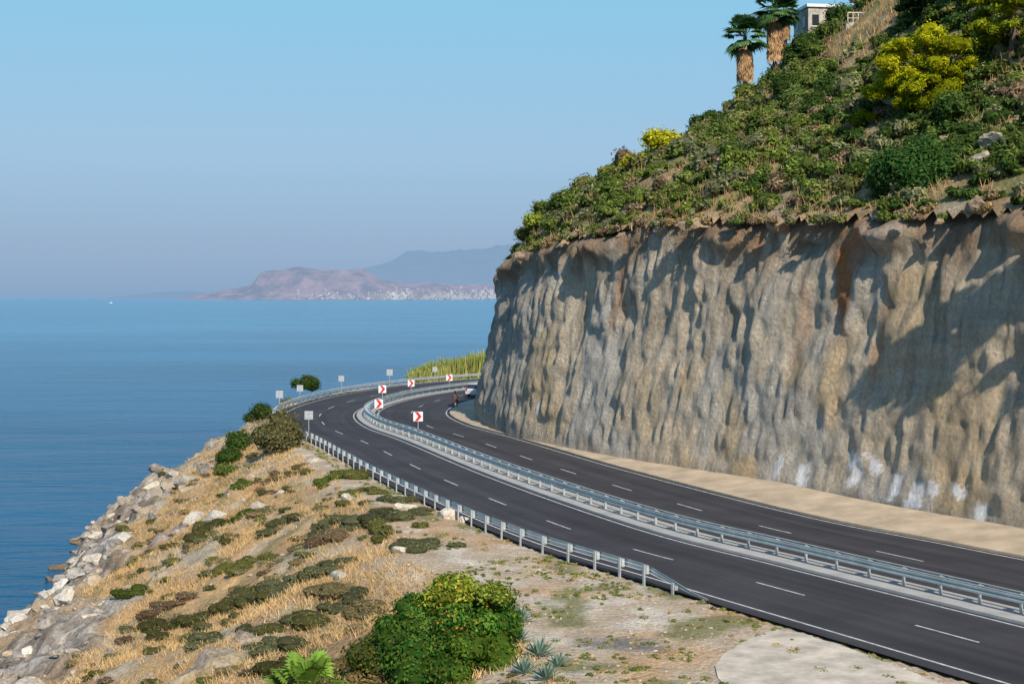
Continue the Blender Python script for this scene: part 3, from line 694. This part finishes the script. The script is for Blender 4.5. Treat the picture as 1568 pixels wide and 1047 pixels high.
# ---------------------------------------------------------------- vehicles
M_car=solid('white_car_paint',(.55,.58,.62),.25,0,.02);M_glass=solid('car_glass',(.03,.04,.05),.08,0,.05)
m=MB()
W=.88
low=[(-2.15,.35),(-2.2,.75),(-2.05,1.0),(1.2,1.02),(2.05,.85),(2.2,.55),(2.15,.32)]
m.prism(low,-W,W,0)
def loft(bot,top,z0,z1,mi):
    m.add([(bot[0],-W+.04,z0),(bot[1],-W+.04,z0),(bot[1],W-.04,z0),(bot[0],W-.04,z0),(top[0],-W+.2,z1),(top[1],-W+.2,z1),(top[1],W-.2,z1),(top[0],W-.2,z1)],[(0,1,5,4),(1,2,6,5),(2,3,7,6),(3,0,4,7),(4,5,6,7)],mi)
loft((-2.03,1.15),(-1.75,.35),1.0,1.5,1);loft((-1.78,.38),(-1.7,.28),1.5,1.57,0)
for xx in(-1.0,.1): m.box((xx,0,1.26),(.08,2*W-.18,.5),0)
for xx in(-1.35,1.35):
    for yy in(-W+.08,W-.08):
        m.torus((xx,yy,.33),.24,.10,'y',18,8,2);m.tube((xx,yy-.08,.33),(xx,yy+.08,.33),.2,.2,12,3)
for yy in(-.72,.72): m.box((-2.19,yy,.88),(.05,.22,.3),4);m.box((2.1,yy,.7),(.12,.3,.14),3)
m.box((-2.2,0,.45),(.08,1.7,.2),0);m.box((-2.2,0,.72),(.03,.5,.12),3);m.box((.55,-W-.08,1.05),(.15,.16,.12),0);m.box((.55,W+.08,1.05),(.15,.16,.12),0)
o=m.obj('white_car',[M_car,M_glass,M_dark,M_metal,M_red],(-3.9,173,0),math.atan2(.90,.43))
bv=o.modifiers.new('b','BEVEL');bv.width=.05;bv.segments=2;bv.limit_method='ANGLE'
rzm=math.atan2(.97,.12)
m=MB()
for xx in(-.68,.68): m.torus((xx,0,.31),.25,.07,'y',20,8,0);m.tube((xx,-.04,.31),(xx,.04,.31),.1,.1,10,1)
m.tube((-.68,.1,.31),(-.1,.1,.45),.03,.03,6,1);m.tube((-.68,-.1,.31),(-.1,-.1,.45),.03,.03,6,1)
m.tube((.68,.09,.31),(.42,.09,.95),.03,.03,6,1);m.tube((.68,-.09,.31),(.42,-.09,.95),.03,.03,6,1)
m.prism([(-.25,.25),(-.3,.55),(.25,.6),(.3,.28)],-.14,.14,1);m.prism([(-.05,.62),(.0,.88),(.35,.9),(.42,.68)],-.15,.15,2);m.prism([(-.8,.78),(-.75,.86),(0,.8),(0,.68),(-.6,.68)],-.13,.13,0)
m.tube((.40,-.36,1.02),(.40,.36,1.02),.02,.02,6,1);m.tube((-.75,-.17,.35),(0,-.17,.3),.05,.04,8,1);m.box((-.86,0,.72),(.05,.18,.08),3);m.tube((.5,0,.85),(.62,0,.83),.1,.1,10,1)
m.obj('motorcycle',[M_dark,M_metal2,solid('bike_paint',(.25,.02,.02),.3),M_red],(-6.2,154.6,0),rzm)
J=[(-.22,0,.92),(-.15,0,1.15),(-.05,0,1.38),(0,0,1.52),(.02,0,1.60), (-.03,.2,1.40),(.12,.3,1.18),(.36,.33,1.05), (-.03,-.2,1.40),(.12,-.3,1.18),(.36,-.33,1.05), (-.18,.12,.88),(.22,.24,.80),(.0,.22,.42),(.14,.22,.34), (-.18,-.12,.88),(.22,-.24,.80),(.0,-.22,.42),(.14,-.22,.34)]
E=[(0,1),(1,2),(2,3),(3,4),(2,5),(5,6),(6,7),(2,8),(8,9),(9,10),(0,11),(11,12),(12,13),(13,14),(0,15),(15,16),(16,17),(17,18)]
rad=[.16,.16,.17,.07,.07,.075,.055,.04,.075,.055,.04,.11,.085,.06,.05,.11,.085,.06,.05]
me=bpy.data.meshes.new('rider_body');me.from_pydata(J,E,[]);me.update()
er=empty('motorcyclist',(-6.2,154.6,0),rzm)
ob=bpy.data.objects.new('body',me);scene.collection.objects.link(ob);ob.parent=er
sk=ob.modifiers.new('skin','SKIN')
for i,v in enumerate(me.skin_vertices[0].data): v.radius=(rad[i],rad[i]);v.use_root=(i==0)
ob.modifiers.new('ss','SUBSURF').levels=1;ob.modifiers['ss'].render_levels=1
me.materials.append(solid('rider_jacket',(.12,.05,.04),.8))
m=MB();nlat=8
for (cz,cr,mi) in((1.71,.14,0),):
    vs=[];
    for i in range(nlat+1):
        th=math.pi*i/nlat
        for j in range(12):
            ph=2*math.pi*j/12;vs.append((.02+cr*1.1*math.sin(th)*math.cos(ph),cr*.92*math.sin(th)*math.sin(ph),cz+cr*math.cos(th)))
    m.add(vs,[(i*12+j,i*12+(j+1)%12,(i+1)*12+(j+1)%12,(i+1)*12+j) for i in range(nlat) for j in range(12)],mi)
m.box((.15,0,1.70),(.06,.2,.1),1)
m.obj('helmet',[solid('helmet_paint',(.06,.06,.07),.25),M_glass],parent=er,smooth_=True)
# ---------------------------------------------------------------- hilltop house, wall, pole
M_stone=solid('stone_wall',(.46,.42,.36),.9,0,.35,1.6,.8,3,.08)
hx,hy=30.9,145;hz=hill_z([hx],[hy])[0][0]
e=empty('stone_house',(hx,hy,hz-1.6),.15)
m=MB();m.box((0,0,2.6),(3.0,4.2,7.2),0)
m.box((0,0,6.35),(3.4,4.6,.3),1)
for xx in(-.75,.75):
    for zz in(2.4,4.9): m.box((xx,-2.12,zz),(.7,.06,1.1),2);m.box((xx,-2.16,zz-.63),(.9,.12,.1),1)
for yy in(-1,1): m.box((-1.52,yy,4.9),(.06,.8,1.1),2)
m.obj('walls_and_windows',[M_stone,M_signwhite,M_glass],parent=e)
zz=hill_z([33.0],[132])[0][0]-2.3
m=MB();wx=[31.4+i*.49 for i in range(14)]
m.box((34.6,133,zz+.1),(6.8,.4,3.4),0,.0);m.obj('stone_terrace_wall',[M_stone])
m=MB()
for q in wx: m.tube((q,133,zz+1.75),(q,133,zz+2.75),.05,.05,6)
m.tube((wx[0],133,zz+2.75),(wx[-1],133,zz+2.75),.06,.06,6);m.tube((wx[0],133,zz+2.25),(wx[-1],133,zz+2.25),.04,.04,6)
m.obj('metal_railing',[solid('railing_paint',(.6,.54,.45),.6)])
px,py=28.1,121;zz=hill_z([px],[py])[0][0];m=MB();m.tube((0,0,-.3),(0,0,4.6),.07,.05,8);m.box((0,0,4.4),(1.1,.07,.07));m.tube((-.45,0,4.43),(-.45,0,4.58),.04,.03,6);m.tube((.45,0,4.43),(.45,0,4.58),.04,.03,6)
m.obj('utility_pole',[M_bark],(px,py,zz))
# ---------------------------------------------------------------- distance
def ridge(name,prof,D,depth,mat,k,seed,na=.12,hs=1.0):
    u=np.linspace(prof[0][0],prof[-1][0],420);hv=hs*np.interp(u,[p[0] for p in prof],[p[1] for p in prof])
    r=np.linspace(-1,1,51);U,Rr=np.meshgrid(u,r);Hh=np.broadcast_to(hv,U.shape)
    Xw=(U-784)*k;Yw=D+Rr*depth
    sh=np.clip(1-np.abs(Rr),0,1)**.7
    gul=np.abs(fbm(Xw/260,Yw/700,5,seed+5))
    zz=-14+(Hh*k+30)*sh*(1+na*fbm(Xw/420,Yw/420,6,seed)*.9*(1.02-sh)-na*gul*1.8*(1.0-sh)+.04*fbm(Xw/110,Yw/110,3,seed+9))
    zz=np.where(np.abs(Rr)>.98,-30,zz)
    return mk(name,np.c_[Xw.ravel(),Yw.ravel(),zz.ravel()],grid_faces(51,420),mat,False)
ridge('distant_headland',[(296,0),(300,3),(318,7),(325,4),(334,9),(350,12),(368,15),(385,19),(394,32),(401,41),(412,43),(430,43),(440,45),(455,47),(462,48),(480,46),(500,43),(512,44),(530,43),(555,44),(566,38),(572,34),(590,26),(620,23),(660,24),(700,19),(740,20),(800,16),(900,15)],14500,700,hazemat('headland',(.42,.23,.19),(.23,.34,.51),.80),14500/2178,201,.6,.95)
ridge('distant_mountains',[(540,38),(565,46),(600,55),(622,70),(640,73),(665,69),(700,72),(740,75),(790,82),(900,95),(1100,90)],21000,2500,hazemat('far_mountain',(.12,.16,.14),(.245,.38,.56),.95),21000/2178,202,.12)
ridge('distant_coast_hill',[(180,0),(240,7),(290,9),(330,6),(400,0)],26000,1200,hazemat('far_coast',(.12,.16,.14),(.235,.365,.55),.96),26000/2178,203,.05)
m=MB();k=14000/2178
for i in range(560):
    u=R.uniform(585,775) if R.random()<.85 else R.uniform(450,585);hv=abs(R.normal(0,7))+1
    if hv>20: continue
    w=R.uniform(8,20);m.box(((u-784)*k*.97,13600+hv*10,-12+hv*k*.95),(w,w,R.uniform(8,20)),0,R.uniform(0,1.5))
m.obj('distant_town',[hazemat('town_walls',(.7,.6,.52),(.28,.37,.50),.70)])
m=MB();m.prism([(-9,1.6),(-7,-.5),(7,-.5),(10,2)],-2,2,0);m.prism([(-6,1.6),(-5.5,4),(2,4),(4,1.8)],-1.5,1.5,0);m.tube((0,0,4),(0,0,9),.2,.1,6,0)
yo=m.obj('motor_yacht',[M_signwhite],(-1635,5800,-12));yo.scale=(.7,.7,.7)
# ---------------------------------------------------------------- light + sky
el=math.radians(38);hd=Vector((.30,-.954,0)).normalized()
Sv=Vector((hd.x*math.cos(el),hd.y*math.cos(el),math.sin(el)))
sun=bpy.data.lights.new('sun','SUN');sun.energy=5.0;sun.angle=math.radians(.5);sun.color=(1,.90,.76)
so=bpy.data.objects.new('sun',sun);so.rotation_euler=(-Sv).to_track_quat('-Z','Y').to_euler();scene.collection.objects.link(so)
w=bpy.data.worlds.new('World');scene.world=w;w.use_nodes=True;nt=w.node_tree;bg=nt.nodes['Background']
sky=nd(nt,'ShaderNodeTexSky',sky_type='NISHITA');sky.sun_disc=False;sky.sun_elevation=el;sky.sun_rotation=math.atan2(Sv.x,Sv.y);sky.air_density=1.2;sky.dust_density=1.0
tc=nd(nt,'ShaderNodeTexCoord');sx=nd(nt,'ShaderNodeSeparateXYZ');nt.links.new(tc.outputs['Generated'],sx.inputs[0])
cr=nd(nt,'ShaderNodeValToRGB');nt.links.new(sx.outputs[2],cr.inputs[0])
def lin(c): return tuple((q/255/12.92 if q/255<=.04045 else ((q/255+.055)/1.055)**2.4) for q in c)
stops=[(0,(131,163,200)),(.04,(141,171,205)),(.10,(153,190,221)),(.20,(138,197,229)),(.5,(105,155,200)),(1,(75,120,175))]
e_=cr.color_ramp.elements
while len(e_)<len(stops): e_.new(.5)
for q,(p,c) in zip(e_,stops): q.position=p;q.color=(*lin(c),1)
sc=scalecol(nt,cr.outputs[0],maprange(nt,sx.outputs[2],-2,2,10.5,10.5))
mx=nd(nt,'ShaderNodeMix',data_type='RGBA');mx.inputs[0].default_value=.9
nt.links.new(sky.outputs[0],mx.inputs[6]);nt.links.new(sc,mx.inputs[7]);nt.links.new(mx.outputs[2],bg.inputs[0]);bg.inputs[1].default_value=.1
# ---------------------------------------------------------------- camera
cam=bpy.data.cameras.new('camera');co=bpy.data.objects.new('camera',cam);scene.collection.objects.link(co);scene.camera=co
co.location=(0,0,12);co.rotation_euler=(math.radians(90),0,0);cam.sensor_width=36;cam.lens=50;cam.shift_y=-.0437;cam.clip_end=200000;cam.clip_start=.5
scene.view_settings.view_transform='Standard';scene.view_settings.look='None';scene.view_settings.exposure=0
